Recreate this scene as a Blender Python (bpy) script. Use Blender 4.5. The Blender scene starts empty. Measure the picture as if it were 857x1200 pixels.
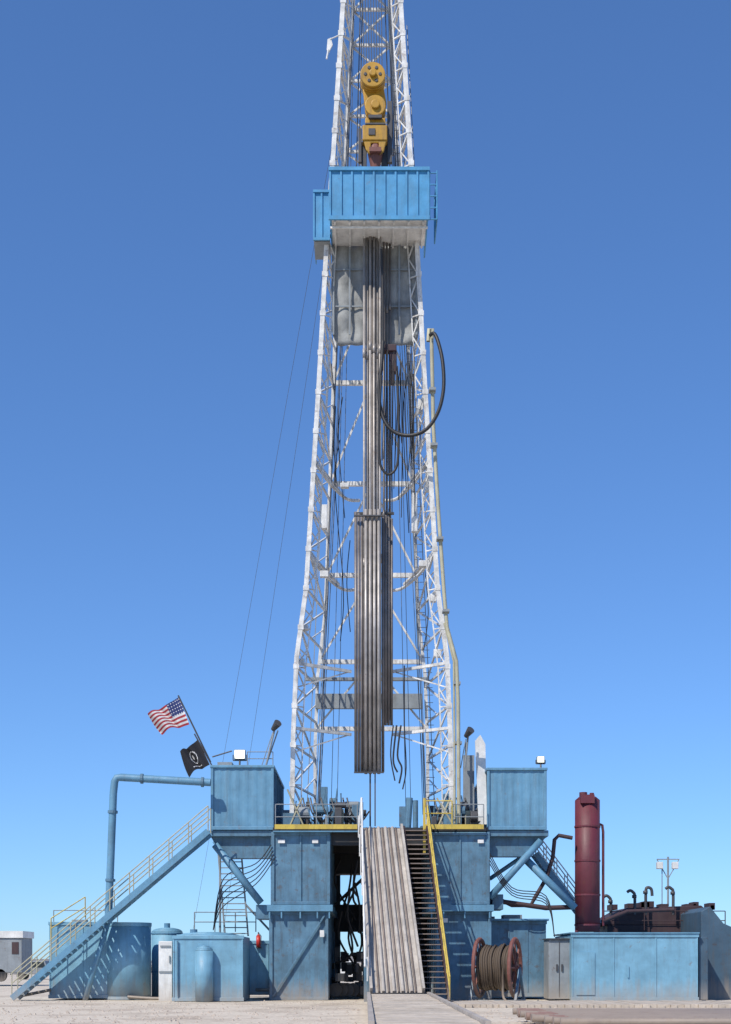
import bpy, math, random, bmesh
from mathutils import Vector, Matrix
random.seed(7)
S=0.0375; D=60.0; EYE=1.7
# elevation-drawing helper: u,v are drawing units (0.0375 m) of the front elevation, y is true depth in metres
def X(u,y=0): return (u-428.5)*S*(D+y)/D
def Z(v,y=0): return EYE+(1127-v)*S*(D+y)/D
def P(u,v,y=0): return Vector((X(u,y),y,Z(v,y)))
scene=bpy.context.scene

# ---------------------------------------------------------------- materials
def mat(name,col,rough=0.55,metal=0.0,var=0.25,grime=0.35,rust=0.0,gcol=(0.10,0.08,0.06),bump=0.15,scale=1.2,rcol=(0.13,0.055,0.025),dust=0.6):
    m=bpy.data.materials.new(name); m.use_nodes=True
    nt=m.node_tree; N=nt.nodes; L=nt.links
    b=N['Principled BSDF']
    geo=N.new('ShaderNodeNewGeometry')
    n1=N.new('ShaderNodeTexNoise'); n1.inputs['Scale'].default_value=scale; n1.inputs['Detail'].default_value=8; n1.inputs['Roughness'].default_value=0.65
    L.new(geo.outputs['Position'],n1.inputs['Vector'])
    r1=N.new('ShaderNodeMapRange'); r1.inputs[1].default_value=0.3; r1.inputs[2].default_value=0.7
    r1.inputs[3].default_value=1-var; r1.inputs[4].default_value=1+var*0.6
    L.new(n1.outputs['Fac'],r1.inputs[0])
    mul=N.new('ShaderNodeMix'); mul.data_type='RGBA'; mul.blend_type='MULTIPLY'; mul.inputs[0].default_value=1
    mul.inputs[6].default_value=(*col,1); L.new(r1.outputs[0],mul.inputs[7])
    mp=N.new('ShaderNodeMapping'); mp.inputs['Scale'].default_value=(5,5,0.45)
    L.new(geo.outputs['Position'],mp.inputs[0])
    n2=N.new('ShaderNodeTexNoise'); n2.inputs['Scale'].default_value=1.0; n2.inputs['Detail'].default_value=7; n2.inputs['Roughness'].default_value=0.7
    L.new(mp.outputs[0],n2.inputs['Vector'])
    r2=N.new('ShaderNodeMapRange'); r2.inputs[1].default_value=0.5; r2.inputs[2].default_value=0.78; r2.inputs[3].default_value=0; r2.inputs[4].default_value=grime
    L.new(n2.outputs['Fac'],r2.inputs[0])
    mg=N.new('ShaderNodeMix'); mg.data_type='RGBA'; mg.inputs[7].default_value=(*gcol,1)
    L.new(r2.outputs[0],mg.inputs[0]); L.new(mul.outputs[2],mg.inputs[6])
    last=mg
    if rust>0:
        n3=N.new('ShaderNodeTexNoise'); n3.inputs['Scale'].default_value=3.1; n3.inputs['Detail'].default_value=10; n3.inputs['Roughness'].default_value=0.75
        L.new(geo.outputs['Position'],n3.inputs['Vector'])
        r3=N.new('ShaderNodeMapRange'); r3.inputs[1].default_value=0.62-rust*0.12; r3.inputs[2].default_value=0.74-rust*0.10
        r3.inputs[3].default_value=0; r3.inputs[4].default_value=0.75
        L.new(n3.outputs['Fac'],r3.inputs[0])
        m3=N.new('ShaderNodeMix'); m3.data_type='RGBA'; m3.inputs[7].default_value=(*rcol,1)
        L.new(r3.outputs[0],m3.inputs[0]); L.new(last.outputs[2],m3.inputs[6]); last=m3
    if dust>0:  # splashed dust near the ground
        sx=N.new('ShaderNodeSeparateXYZ'); L.new(geo.outputs['Position'],sx.inputs[0])
        ad=N.new('ShaderNodeMath'); ad.operation='MULTIPLY_ADD'; ad.inputs[1].default_value=-1.6; L.new(n2.outputs['Fac'],ad.inputs[0]); L.new(sx.outputs[2],ad.inputs[2])
        rd=N.new('ShaderNodeMapRange'); rd.inputs[1].default_value=-0.75; rd.inputs[2].default_value=0.15; rd.inputs[3].default_value=dust; rd.inputs[4].default_value=0
        L.new(ad.outputs[0],rd.inputs[0])
        md=N.new('ShaderNodeMix'); md.data_type='RGBA'; md.inputs[7].default_value=(0.36,0.30,0.24,1)
        L.new(rd.outputs[0],md.inputs[0]); L.new(last.outputs[2],md.inputs[6]); last=md
    L.new(last.outputs[2],b.inputs['Base Color'])
    rr=N.new('ShaderNodeMapRange'); rr.inputs[3].default_value=max(0,rough-0.12); rr.inputs[4].default_value=min(1,rough+0.2)
    L.new(n2.outputs['Fac'],rr.inputs[0]); L.new(rr.outputs[0],b.inputs['Roughness'])
    b.inputs['Metallic'].default_value=metal
    if bump>0:
        n4=N.new('ShaderNodeTexNoise'); n4.inputs['Scale'].default_value=1.6; n4.inputs['Detail'].default_value=4
        L.new(geo.outputs['Position'],n4.inputs['Vector'])
        bp=N.new('ShaderNodeBump'); bp.inputs['Strength'].default_value=bump; bp.inputs['Distance'].default_value=0.12
        L.new(n4.outputs['Fac'],bp.inputs['Height']); L.new(bp.outputs[0],b.inputs['Normal'])
    return m
BR=(0.16,0.12,0.10)
BLUE=mat('blue_paint',(0.115,0.27,0.40),0.5,rust=0.2,grime=0.55,rcol=BR,gcol=(0.08,0.11,0.13))
BLUED=mat('blue_paint_worn',(0.095,0.205,0.30),0.55,rust=0.55,grime=0.8,var=0.4,rcol=(0.09,0.07,0.06),gcol=(0.055,0.065,0.075))
BLUEB=mat('bright_blue_paint',(0.07,0.28,0.50),0.45,grime=0.4,rust=0.12,gcol=(0.08,0.15,0.22),rcol=BR)
BLUEL=mat('light_blue_tank_paint',(0.175,0.37,0.50),0.45,rust=0.2,grime=0.55,rcol=BR,gcol=(0.11,0.17,0.21))
WHITE=mat('white_mast_paint',(0.68,0.68,0.66),0.45,rust=0.6,grime=0.7,gcol=(0.22,0.19,0.16),bump=0.05,rcol=(0.22,0.15,0.11),scale=2.5,var=.35)
WHITE2=mat('white_panel_paint',(0.72,0.72,0.70),0.5,grime=0.4,gcol=(0.3,0.28,0.25))
GREYW=mat('windwall_fabric',(0.29,0.30,0.295),0.8,grime=0.65,gcol=(0.15,0.15,0.145),bump=0.6,var=.4)
YEL=mat('yellow_paint',(0.55,0.41,0.07),0.5,rust=0.4,grime=0.6)
BLOCKY=mat('block_yellow_paint',(0.46,0.25,0.02),0.5,rust=0.5,grime=0.7)
TAN=mat('tan_rail_paint',(0.42,0.40,0.28),0.6,rust=0.3,grime=0.4)
PIPE=mat('drill_pipe_steel',(0.37,0.345,0.325),0.42,metal=0.3,rust=0.3,grime=0.5,var=0.4)
COLLAR=mat('drill_collar_steel',(0.21,0.19,0.18),0.45,metal=0.3,rust=0.4,grime=0.5,var=0.4)
STEEL=mat('dark_steel',(0.075,0.075,0.08),0.5,metal=0.3,rust=0.3)
UNDER=mat('underfloor_dark_steel',(0.03,0.032,0.036),0.5,metal=0.2,rust=0.3,rcol=(0.05,0.03,0.02),dust=.2)  # near-black tone for the floor plate and the parts beneath it
GREY=mat('grey_paint',(0.24,0.27,0.29),0.6,rust=0.3)
RUBBER=mat('black_rubber',(0.018,0.018,0.02),0.5,grime=0.1,bump=0)
RED=mat('maroon_paint',(0.13,0.025,0.038),0.5,rust=0.3,grime=0.4)
REDR=mat('rusty_red_paint',(0.20,0.075,0.06),0.6,rust=0.5)
BROWN=mat('dark_brown_paint',(0.05,0.026,0.03),0.6,rust=0.25,rcol=(0.08,0.04,0.03))
RAMP=mat('worn_ramp_steel',(0.42,0.385,0.345),0.6,rust=0.25,grime=0.7,gcol=(0.2,0.16,0.13),var=0.3)
RAMPD=mat('ramp_pipe_steel',(0.22,0.175,0.15),0.55,rust=0.4,grime=0.6)
WOOD=mat('timber_mat_wood',(0.60,0.53,0.44),0.85,grime=0.5,gcol=(0.32,0.25,0.19),var=0.35,dust=.5)
GALV=mat('galvanised_wire',(0.14,0.15,0.17),0.5,metal=0.4,bump=0,rust=0)
HOSE=mat('reel_hose',(0.09,0.065,0.045),0.7,grime=0.4)
EXT=mat('extinguisher_red',(0.5,0.03,0.02),0.35,grime=0.1,bump=0)
FW=mat('flag_white',(0.75,0.74,0.72),0.85,grime=0.1,bump=0); FR=mat('flag_red',(0.42,0.04,0.05),0.85,grime=0.1,bump=0)
FB=mat('flag_blue',(0.03,0.045,0.16),0.85,grime=0.1,bump=0); FK=mat('flag_black',(0.02,0.02,0.025),0.85,grime=0.1,bump=0)
LAMP=bpy.data.materials.new('lamp_lens'); LAMP.use_nodes=True
LAMP.node_tree.nodes['Principled BSDF'].inputs['Emission Color'].default_value=(1,0.95,0.6,1)
LAMP.node_tree.nodes['Principled BSDF'].inputs['Emission Strength'].default_value=1.2
GLASS=mat('dark_glass',(0.02,0.025,0.03),0.08,grime=0.05,bump=0,dust=0)

# ---------------------------------------------------------------- builder
class B:
    def __init__(s): s.v=[]; s.f=[]
    def box(s,x0,x1,y0,y1,z0,z1):
        if x1<x0:x0,x1=x1,x0
        if z1<z0:z0,z1=z1,z0
        n=len(s.v)
        s.v+=[(x0,y0,z0),(x1,y0,z0),(x1,y1,z0),(x0,y1,z0),(x0,y0,z1),(x1,y0,z1),(x1,y1,z1),(x0,y1,z1)]
        s.f+=[tuple(n+i for i in q) for q in((0,3,2,1),(4,5,6,7),(0,1,5,4),(1,2,6,5),(2,3,7,6),(3,0,4,7))]
        return s
    def ebox(s,u0,u1,v0,v1,y0,y1):
        return s.box(X(u0,y0),X(u1,y0),y0,y1,Z(v1,y0),Z(v0,y0))
    def frame(s,a,b):
        a=Vector(a);b=Vector(b);d=(b-a).normalized()
        up=Vector((0,0,1)) if abs(d.z)<0.9 else Vector((0,1,0))
        r=d.cross(up).normalized(); u=r.cross(d).normalized()
        return a,b,d,r,u
    def beam(s,a,b,w,h=None):
        h=h or w
        a,b,d,r,u=s.frame(a,b); n=len(s.v)
        for p in(a,b):
            for i,j in((-1,-1),(1,-1),(1,1),(-1,1)): s.v.append(tuple(p+r*i*w/2+u*j*h/2))
        s.f+=[tuple(n+i for i in q) for q in((0,3,2,1),(4,5,6,7),(0,1,5,4),(1,2,6,5),(2,3,7,6),(3,0,4,7))]
        return s
    def tube(s,a,b,r0,r1=None,k=10):
        r1=r0 if r1 is None else r1
        a,b,d,r,u=s.frame(a,b); n=len(s.v)
        for p,rad in((a,r0),(b,r1)):
            for i in range(k):
                t=2*math.pi*i/k; s.v.append(tuple(p+r*math.cos(t)*rad+u*math.sin(t)*rad))
        for i in range(k):
            j=(i+1)%k; s.f.append((n+i,n+j,n+k+j,n+k+i))
        s.f.append(tuple(n+k-1-i for i in range(k))); s.f.append(tuple(n+k+i for i in range(k)))
        return s
    def path(s,pts,r,k=8,smooth=0):
        pts=[Vector(p) for p in pts]
        if smooth:
            q=[pts[0]]+pts+[pts[-1]]; out=[]
            for i in range(1,len(q)-2):
                for t in range(smooth):
                    t/=smooth; p0,p1,p2,p3=q[i-1:i+3]
                    out.append(0.5*((2*p1)+(p2-p0)*t+(2*p0-5*p1+4*p2-p3)*t*t+(3*p1-p0-3*p2+p3)*t**3))
            out.append(pts[-1]); pts=out
        n=len(s.v); ref=Vector((0.13,1,0.07)).normalized()
        for i,p in enumerate(pts):
            d=(pts[min(i+1,len(pts)-1)]-pts[max(i-1,0)]).normalized()
            a=d.cross(ref)
            if a.length<0.05: a=d.cross(Vector((1,0,0)))
            a.normalize(); c=a.cross(d)
            for j in range(k):
                t=2*math.pi*j/k; s.v.append(tuple(p+a*math.cos(t)*r+c*math.sin(t)*r))
        for i in range(len(pts)-1):
            for j in range(k):
                m=(j+1)%k; s.f.append((n+i*k+j,n+i*k+m,n+(i+1)*k+m,n+(i+1)*k+j))
        return s
    def prism(s,poly,y0,y1):
        n=len(s.v);k=len(poly)
        for y in(y0,y1):
            for x,z in poly: s.v.append((x,y,z))
        for i in range(k):
            j=(i+1)%k; s.f.append((n+i,n+j,n+k+j,n+k+i))
        s.f.append(tuple(n+i for i in range(k-1,-1,-1))); s.f.append(tuple(n+k+i for i in range(k)))
        return s
    def rail(s,pts,h=1.05,r=0.03,mid=2,step=1.6):
        pts=[Vector(p) for p in pts]; up=Vector((0,0,1))
        for a,b in zip(pts[:-1],pts[1:]):
            for m in range(mid):
                o=up*h*(m+1)/mid; s.tube(a+o,b+o,r,k=6)
            n=max(1,int((b-a).length/step))
            for i in range(n+1):
                p=a.lerp(b,i/n); s.tube(p,p+up*h,r,k=6)
        return s
    def obj(s,name,m,parent=None,bevel=0,smooth=False):
        me=bpy.data.meshes.new(name); me.from_pydata(s.v,[],s.f); me.materials.append(m)
        if smooth:
            for p in me.polygons: p.use_smooth=len(p.vertices)==4
        o=bpy.data.objects.new(name,me); scene.collection.objects.link(o)
        bm=bmesh.new(); bm.from_mesh(me); bmesh.ops.recalc_face_normals(bm,faces=bm.faces); bm.to_mesh(me); bm.free()
        if bevel:
            md=o.modifiers.new('bevel','BEVEL'); md.width=bevel; md.segments=2; md.limit_method='ANGLE'
        if parent: o.parent=parent
        return o
def E(name):
    e=bpy.data.objects.new(name,None); scene.collection.objects.link(e); return e

# ---------------------------------------------------------------- ground
def ground():
    me=bpy.data.meshes.new('ground')
    R=3500
    me.from_pydata([(-R,-200,0),(R,-200,0),(R,R,0),(-R,R,0)],[],[(0,1,2,3)])
    o=bpy.data.objects.new('ground',me); scene.collection.objects.link(o)
    m=bpy.data.materials.new('desert_caliche'); m.use_nodes=True; nt=m.node_tree;N=nt.nodes;L=nt.links;b=N['Principled BSDF']
    g=N.new('ShaderNodeNewGeometry')
    n=N.new('ShaderNodeTexNoise'); n.inputs['Scale'].default_value=0.22; n.inputs['Detail'].default_value=12; n.inputs['Roughness'].default_value=0.7
    L.new(g.outputs['Position'],n.inputs['Vector'])
    cr=N.new('ShaderNodeValToRGB'); e=cr.color_ramp.elements
    e[0].position=0.30; e[0].color=(0.34,0.27,0.20,1); e[1].position=0.52; e[1].color=(0.64,0.56,0.45,1)
    L.new(n.outputs['Fac'],cr.inputs[0])
    n2=N.new('ShaderNodeTexNoise'); n2.inputs['Scale'].default_value=7; n2.inputs['Detail'].default_value=8
    L.new(g.outputs['Position'],n2.inputs['Vector'])
    mr=N.new('ShaderNodeMapRange'); mr.inputs[1].default_value=0.3; mr.inputs[2].default_value=0.7; mr.inputs[3].default_value=0.68; mr.inputs[4].default_value=1.1
    L.new(n2.outputs['Fac'],mr.inputs[0])
    mx=N.new('ShaderNodeMix'); mx.data_type='RGBA'; mx.blend_type='MULTIPLY'; mx.inputs[0].default_value=1
    L.new(cr.outputs[0],mx.inputs[6]); L.new(mr.outputs[0],mx.inputs[7])
    # oil / mud staining patches
    n3=N.new('ShaderNodeTexNoise'); n3.inputs['Scale'].default_value=0.55; n3.inputs['Detail'].default_value=9; n3.inputs['Roughness'].default_value=0.6
    L.new(g.outputs['Position'],n3.inputs['Vector'])
    m3=N.new('ShaderNodeMapRange'); m3.inputs[1].default_value=0.58; m3.inputs[2].default_value=0.68; m3.inputs[3].default_value=0; m3.inputs[4].default_value=0.55
    L.new(n3.outputs['Fac'],m3.inputs[0])
    ms=N.new('ShaderNodeMix'); ms.data_type='RGBA'; ms.inputs[7].default_value=(0.24,0.17,0.13,1)
    L.new(m3.outputs[0],ms.inputs[0]); L.new(mx.outputs[2],ms.inputs[6]); L.new(ms.outputs[2],b.inputs['Base Color'])
    b.inputs['Roughness'].default_value=0.95
    bp=N.new('ShaderNodeBump'); bp.inputs['Strength'].default_value=0.35; bp.inputs['Distance'].default_value=0.06
    L.new(n2.outputs['Fac'],bp.inputs['Height']); L.new(bp.outputs[0],b.inputs['Normal'])
    me.materials.append(m)
ground()
b=B()
for i in range(1800):
    x=random.uniform(-16,16); y=random.uniform(-24,-1); r=random.uniform(0.02,0.07)
    if -0.2<x<2.6 and y<-6: continue
    n=len(b.v)
    for k in range(5):
        t=k*1.257+random.random(); b.v.append((x+math.cos(t)*r,y+math.sin(t)*r,0.0))
    b.v.append((x,y,r*random.uniform(.6,1.1)))
    for k in range(5): b.f.append((n+k,n+(k+1)%5,n+5))
b.obj('gravel',mat('stone',(0.45,0.38,0.31),0.9,dust=0))
b=B()
for i in range(2600):
    y=random.uniform(90,420); x=random.uniform(-0.36,0.36)*(y+60); r=random.uniform(0.3,1.0)
    for k in range(4):
        n=len(b.v); c=Vector((x+random.uniform(-r,r),y+random.uniform(-r,r),random.uniform(0.1,r*0.9)))
        for q in range(3): b.v.append(tuple(c+Vector((random.uniform(-1,1),random.uniform(-1,1),random.uniform(-.4,.9)))*r*0.6))
        b.f.append((n,n+1,n+2))
b.obj('desert_scrub',mat('scrub_leaves',(0.09,0.085,0.045),0.9,bump=0,dust=0))
b=B(); xs=list(range(-1600,1601,40))
for x in xs:
    h=7+6*math.sin(x*0.006)+4*math.sin(x*0.017+2)+random.uniform(-.8,.8)
    b.v+=[(x,1900,-1),(x,1960,max(2,h)),(x,2300,-1)]
for i in range(len(xs)-1):
    for k in(0,1): b.f.append((i*3+k,i*3+3+k,i*3+4+k,i*3+1+k))
b.obj('hills',mat('hill_soil',(0.22,0.21,0.20),0.95,bump=0,dust=0))

# ---------------------------------------------------------------- mast
CX=436
zt=[(965,94,66),(860,92,66),(770,88,63),(690,77,54),(450,62,46),(270,52,40),(180,45,33),(0,33.5,23),(-130,27,18)]
YF=1.0
def yr(z): return 5.6-(z-7)/41*2.2
tab=[]
for v,f,r in zt:
    z=Z(v,YF); yrr=yr(z); tab.append((z,f*S*(D+YF)/D,r*S*(D+yrr)/D))
def hw(z,i):
    if z<=tab[0][0]: return tab[0][i]
    for a,c in zip(tab[:-1],tab[1:]):
        if z<=c[0]:
            t=(z-a[0])/(c[0]-a[0]); return a[i]+(c[i]-a[i])*t
    return tab[-1][i]
XC=(CX-428.5)*S
def F(sd,z): return Vector((XC+sd*hw(z,1),YF,z))
def Rr(sd,z): return Vector((XC+sd*hw(z,2),yr(z),z))
mast=E('derrick_mast')
leg=B(); lac=B(); lac2=B()
zs=[t[0] for t in tab]; z0=zs[0]-0.5; ztop=zs[-1]
levels=[z0+0.5]
while levels[-1]<ztop-2.0: levels.append(levels[-1]+ (1.75 if levels[-1]<35 else 1.45))
levels.append(ztop)
for sd in(-1,1):
    ch=[z0]+zs[1:]
    for a,c in zip(ch[:-1],ch[1:]):
        for o in(-.1,.1): leg.beam(F(sd,a)+Vector((0,o,0)),F(sd,c)+Vector((0,o,0)),0.20,0.025)
        leg.beam(F(sd,a),F(sd,c),0.03,0.19)
        leg.beam(Rr(sd,a),Rr(sd,c),0.15,0.15)
    for i,(a,c) in enumerate(zip(levels[:-1],levels[1:])):
        lac.beam(F(sd,a),Rr(sd,a),0.08,0.09)
        m=(a+c)/2
        if i%2: lac.beam(F(sd,a),Rr(sd,c),0.075)
        else: lac.beam(Rr(sd,a),F(sd,c),0.075)
        lac2.beam(F(sd,a).lerp(Rr(sd,a),.5),F(sd,m) if i%2==0 else Rr(sd,m),0.045)
        lac2.beam(F(sd,m),F(sd,m).lerp(Rr(sd,m),.5),0.045)
        p=F(sd,a); leg.box(p.x-0.13,p.x+0.13,p.y-0.13,p.y-.115,p.z-0.11,p.z+0.11)
        q=F(sd,a)+Vector((-sd*0.40,0.3,0)); q2=F(sd,c)+Vector((-sd*0.40,0.3,0)); qm=q.lerp(q2,.5)
        lac2.beam(q,q2,0.06); lac2.beam(F(sd,a),qm,0.05); lac2.beam(qm,F(sd,c),0.05); lac2.beam(F(sd,a),q,0.05)
gv=[455,570,675,775,853]
gz=[Z(v,5) for v in gv]
g=B()
for z in gz: g.beam(Rr(-1,z),Rr(1,z),0.16,0.20)
top=[Z(340,4),Z(225,4),Z(180,4),Z(140,4),Z(100,4),Z(60,4),Z(20,4),Z(-20,4),Z(-70,4),ztop]
for z in top: g.beam(Rr(-1,z),Rr(1,z),0.10,0.12)
allz=sorted(gz+top)
for i,(a,c) in enumerate(zip(allz[:-1],allz[1:])):
    m=Vector((XC,yr(c),c))
    if c<35: lac.beam(Rr(-1,a),m,0.085); lac.beam(Rr(1,a),m,0.085)
    else: lac.beam(Rr(-1,a),Rr(1,c),0.07); lac.beam(Rr(1,a)+Vector((0,.08,0)),Rr(-1,c)+Vector((0,.08,0)),0.07)
for v in(570,675):
    for sd in(-1,1):
        z=Z(v,3.5)
        a=F(sd,z+0.3); c=Rr(sd,z)+Vector((-sd*1.4,0,-0.25))
        g.path([a,a.lerp(c,.33)+Vector((0,0,-0.4)),a.lerp(c,.7)+Vector((0,0,-0.45)),c],0.075,smooth=5)
        g.beam(F(sd,z+0.35),Rr(sd,z)+Vector((-sd*.6,0,0)),0.10)
leg.obj('legs',WHITE,mast); lac.obj('lacing',WHITE,mast); lac2.obj('secondary_lacing',WHITE,mast); g.obj('girts',WHITE,mast)
b=B()
for v,t,u0,u1 in((796,.14,358,503),(822,.70,370,495)):
    y=5.0; b.box(X(u0,y),X(u1,y),y-.12,y+.12,Z(v,y)-t/2,Z(v,y)+t/2)
b.obj('spreader_beams',GREY,mast)
b=B()
for v in(777,853):
    for sd in(-1,1):
        p=F(sd,Z(v,YF)); b.beam(p,Vector((XC+sd*0.95,YF+1.8,p.z)),0.10,0.13)
        b.beam(F(sd,Z(v,YF)-1.1),Vector((XC+sd*1.0,YF+1.8,p.z)),0.06)
b.obj('lower_girts',WHITE,mast)
b=B(); zc=ztop
b.box(XC-1.6,XC+1.6,0.4,4.2,zc,zc+0.35); b.rail([(XC-1.6,.4,zc+.35),(XC+1.6,.4,zc+.35),(XC+1.6,4.2,zc+.35),(XC-1.6,4.2,zc+.35),(XC-1.6,.4,zc+.35)])
b.obj('crown_platform',WHITE,mast)
b=B()
for k in range(5): b.tube((XC-.5+k*.22,2.2,zc+.8),(XC-.36+k*.22,2.2,zc+.8),0.55,k=20)
b.obj('crown_sheaves',BLOCKY,mast)
b=B()
for sd,off in((1,0.28),(-1,0.34)):
    for o in(0,0.4):
        b.beam(Rr(sd,9)+Vector((sd*off-o*sd,-1,0)),Rr(sd,ztop-1)+Vector((sd*off-o*sd,-.6,0)),0.04)
z=9
while z<ztop-1:
    p=Rr(1,z)+Vector((.28,-1+.4*(z-9)/(ztop-10),0)); b.tube(p,p+Vector((-.4,0,0)),0.016,k=5); z+=0.35
b.obj('ladder',GREY,mast)
b=B()
for k in range(12):
    sd=random.choice((-1,1)); q=random.uniform(.15,.9)
    a=Rr(sd,8.5).lerp(F(sd,8.5),q*.6)+Vector((-sd*q*.9,0,0)); c=Rr(sd,46).lerp(F(sd,46),.4)+Vector((-sd*.2,0,0))
    b.path([a,a.lerp(c,.5)+Vector((random.uniform(-.15,.15),0,0)),c],0.016,k=5,smooth=4)
for u,vv in((388,700),(395,640),(482,690),(476,720)):
    b.tube(P(u,960,3),P(436+(u-436)*.45,-100,3),0.015,k=5)
b.obj('mast_lines',GALV,mast)
b=B()
for u,v,w,h in((380,605,7,28),(486,600,7,45),(502,560,6,30),(497,660,12,7),(380,672,10,7),(352,775,10,7),(513,765,9,9),(404,568,10,5),(358,735,7,6),(508,700,7,9),(493,475,6,16)):
    b.ebox(u-w/2,u+w/2,v-h/2,v+h/2,1.3,1.6)
b.obj('junction_boxes',WHITE,mast,bevel=.02)
b=B()
for sd in(-1,1):
    p=F(sd,z0); b.box(p.x-.4,p.x+.4,.6,1.4,7.2,8.3)
    p=Rr(sd,z0); b.box(p.x-.35,p.x+.35,p.y-.3,p.y+.4,7.2,8.2)
b.obj('mast_shoes',BLUED,mast)

# ---------------------------------------------------------------- monkey board
mb=E('monkey_board')
yf=-.9; yb=1.35
zb=Z(257,yf); ztp=Z(198,yf); xl=X(387,yf); xr=X(502,yf)
b=B()
b.box(xl,xr,yf,yf+.06,zb,ztp); b.box(xl,xl+.06,yf+.063,yb+1,zb,ztp); b.box(xr-.06,xr,yf+.063,yb+1,zb,ztp)
n=9
for i in range(n+1):
    x=xl+(xr-xl)*i/n; b.box(x-.04,x+.04,yf-.06,yf-.002,zb+.12,ztp-.1)
b.box(xl-.06,xr+.06,yf-.10,yf-.002,ztp-.097,ztp+.05); b.box(xl-.06,xr+.06,yf-.10,yf-.002,zb-.05,zb+.117)
b.obj('windwall_panels',BLUEB,mb)
b=B(); b.box(xl+.02,xr-.02,yf+.1,yb,zb+.02,zb+.1)
for i in range(7):
    x=xl+.2+(xr-xl-.4)*i/6; b.box(x-.04,x+.04,yf+.1,yb,zb-.08,zb+.018)
b.beam((xl,yf+.4,zb-.15),(xr,yf+.4,zb-.15),.08,.08)
b.obj('deck_underside',WHITE2,mb)
b=B(); yw=0.6
b.ebox(368,386,222,280,yw,yw+.05)
for u in(368,377,386): b.ebox(u-1,u+1,225,278,yw-.06,yw-.002)
b.ebox(367,387,222,225,yw-.09,yw-.002); b.ebox(367,387,278,281,yw-.09,yw-.002)
b.box(X(368,yw),X(368,yw)+.05,yw+.05,yw+2.2,Z(280,yw),Z(222,yw))
b.obj('side_wing',BLUEB,mb)
b=B()
a=Vector((xr+.06,yf,zb)); c=Vector((xr+.38,yf,zb))
for h in(.0,.5,1,1.5,2.0): b.tube(a+Vector((0,0,h)),c+Vector((0,0,h)),.03,k=6); b.tube(c+Vector((0,0,h)),c+Vector((0,2.0,h)),.03,k=6)
for q in(a,c,c+Vector((0,1.0,0)),c+Vector((0,2.0,0))): b.tube(q,q+Vector((0,0,2.1)),.035,k=6)
b.obj('side_rail',BLUEB,mb)
b=B(); b.box(X(368,yw),X(387,yw),yw+.06,yw+1.6,Z(280,yw)-.1,Z(280,yw)-.03); b.obj('wing_floor',GREY,mb)
yy=1.45
b=B(); nx=40; nz=24
x0,x1=X(389,yy),X(491,yy); zt_,zb_=Z(275,yy),Z(405,yy)
for j in range(nz+1):
    t=j/nz
    for i in range(nx+1):
        s_=i/nx*2-1; k=1.0
        if t>0.85: k=1-0.14*((t-.85)/.15)**2
        xx=(x0+x1)/2+s_*(x1-x0)/2*k
        b.v.append((xx,yy+0.05*math.sin(i*.8)+.03*math.sin(i*.5+j*.8)+.03*math.sin(j*1.3),zt_+(zb_-zt_)*t))
for j in range(nz):
    for i in range(nx): b.f.append((j*(nx+1)+i,j*(nx+1)+i+1,(j+1)*(nx+1)+i+1,(j+1)*(nx+1)+i))
o=b.obj('hanging_windwall',GREYW,mb,smooth=True); o.modifiers.new('s','SOLIDIFY').thickness=.04
b=B()
for t in(.33,.66): b.box(x0,x1,yy-.16,yy-.1,zt_+(zb_-zt_)*t-.03,zt_+(zb_-zt_)*t+.03)
for u in(391,410,468,488): b.box(X(u,yy)-.04,X(u,yy)+.04,yy-.22,yy-.162,zb_+.4,zt_)
b.obj('windwall_frame',GREY,mb)

# ---------------------------------------------------------------- travelling block
tb=E('travelling_block'); y=1.6
b=B()
c=P(437,93,y); r=.56
for dy in(-.3,-.1,.1,.3): b.tube(c+Vector((0,dy-.07,0)),c+Vector((0,dy+.07,0)),r,k=28)
c2=P(440,128,y)
for dy in(-.2,.1): b.tube(c2+Vector((0,dy-.1,0)),c2+Vector((0,dy+.1,0)),.47,k=24)
b.obj('sheaves',BLOCKY,tb,bevel=.03)
b=B()
b.prism([(X(429,y),Z(72,y)),(X(445,y),Z(72,y)),(X(453,y),Z(118,y)),(X(450,y),Z(140,y)),(X(430,y),Z(140,y)),(X(425,y),Z(100,y))],y+.1,y+.38)
b.ebox(431,443,73,78,y-.35,y+.1)
b.ebox(425,454,146,164,y-.35,y+.4); b.ebox(428,452,138,146,y-.25,y+.3)
b.prism([(X(425,y),Z(164.5,y)),(X(454,y),Z(164.5,y)),(X(450,y),Z(182,y)),(X(445,y),Z(186,y)),(X(444,y),Z(172,y)),(X(435,y),Z(172,y)),(X(434,y),Z(186,y)),(X(429,y),Z(180,y))],y-.3,y-.2)
b.tube(c+Vector((0,-.52,0)),c+Vector((0,-.38,0)),.16,k=14); b.tube(c2+Vector((0,-.42,0)),c2+Vector((0,-.31,0)),.2,k=14)
b.obj('side_plates',BLOCKY,tb,bevel=.04)
b=B()
for t in range(6):
    a=t*math.pi/3; b.tube(c+Vector((math.cos(a)*.33,-.40,math.sin(a)*.33)),c+Vector((math.cos(a)*.33,-.36,math.sin(a)*.33)),.08,k=10)
b.ebox(454,460,118,190,y,y+.2); b.ebox(420,424,150,190,y,y+.15); b.ebox(424,430,166,196,y+.1,y+.3); b.ebox(447,455,166,196,y+.1,y+.3)
b.ebox(432,448,134,138,y-.45,y-.3); b.ebox(428,452,143.5,145.8,y-.37,y-.3); b.ebox(432,440,150,158,y-.39,y-.352)
b.obj('bails_and_guards',STEEL,tb,bevel=.02)
b=B(); b.tube(P(440,165,y),P(440,181,y),.22,.34,k=14); b.tube(P(440,181,y),P(440,198,y),.34,.2,k=14); b.ebox(433,447,172,177,y-.5,y-.3)
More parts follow.
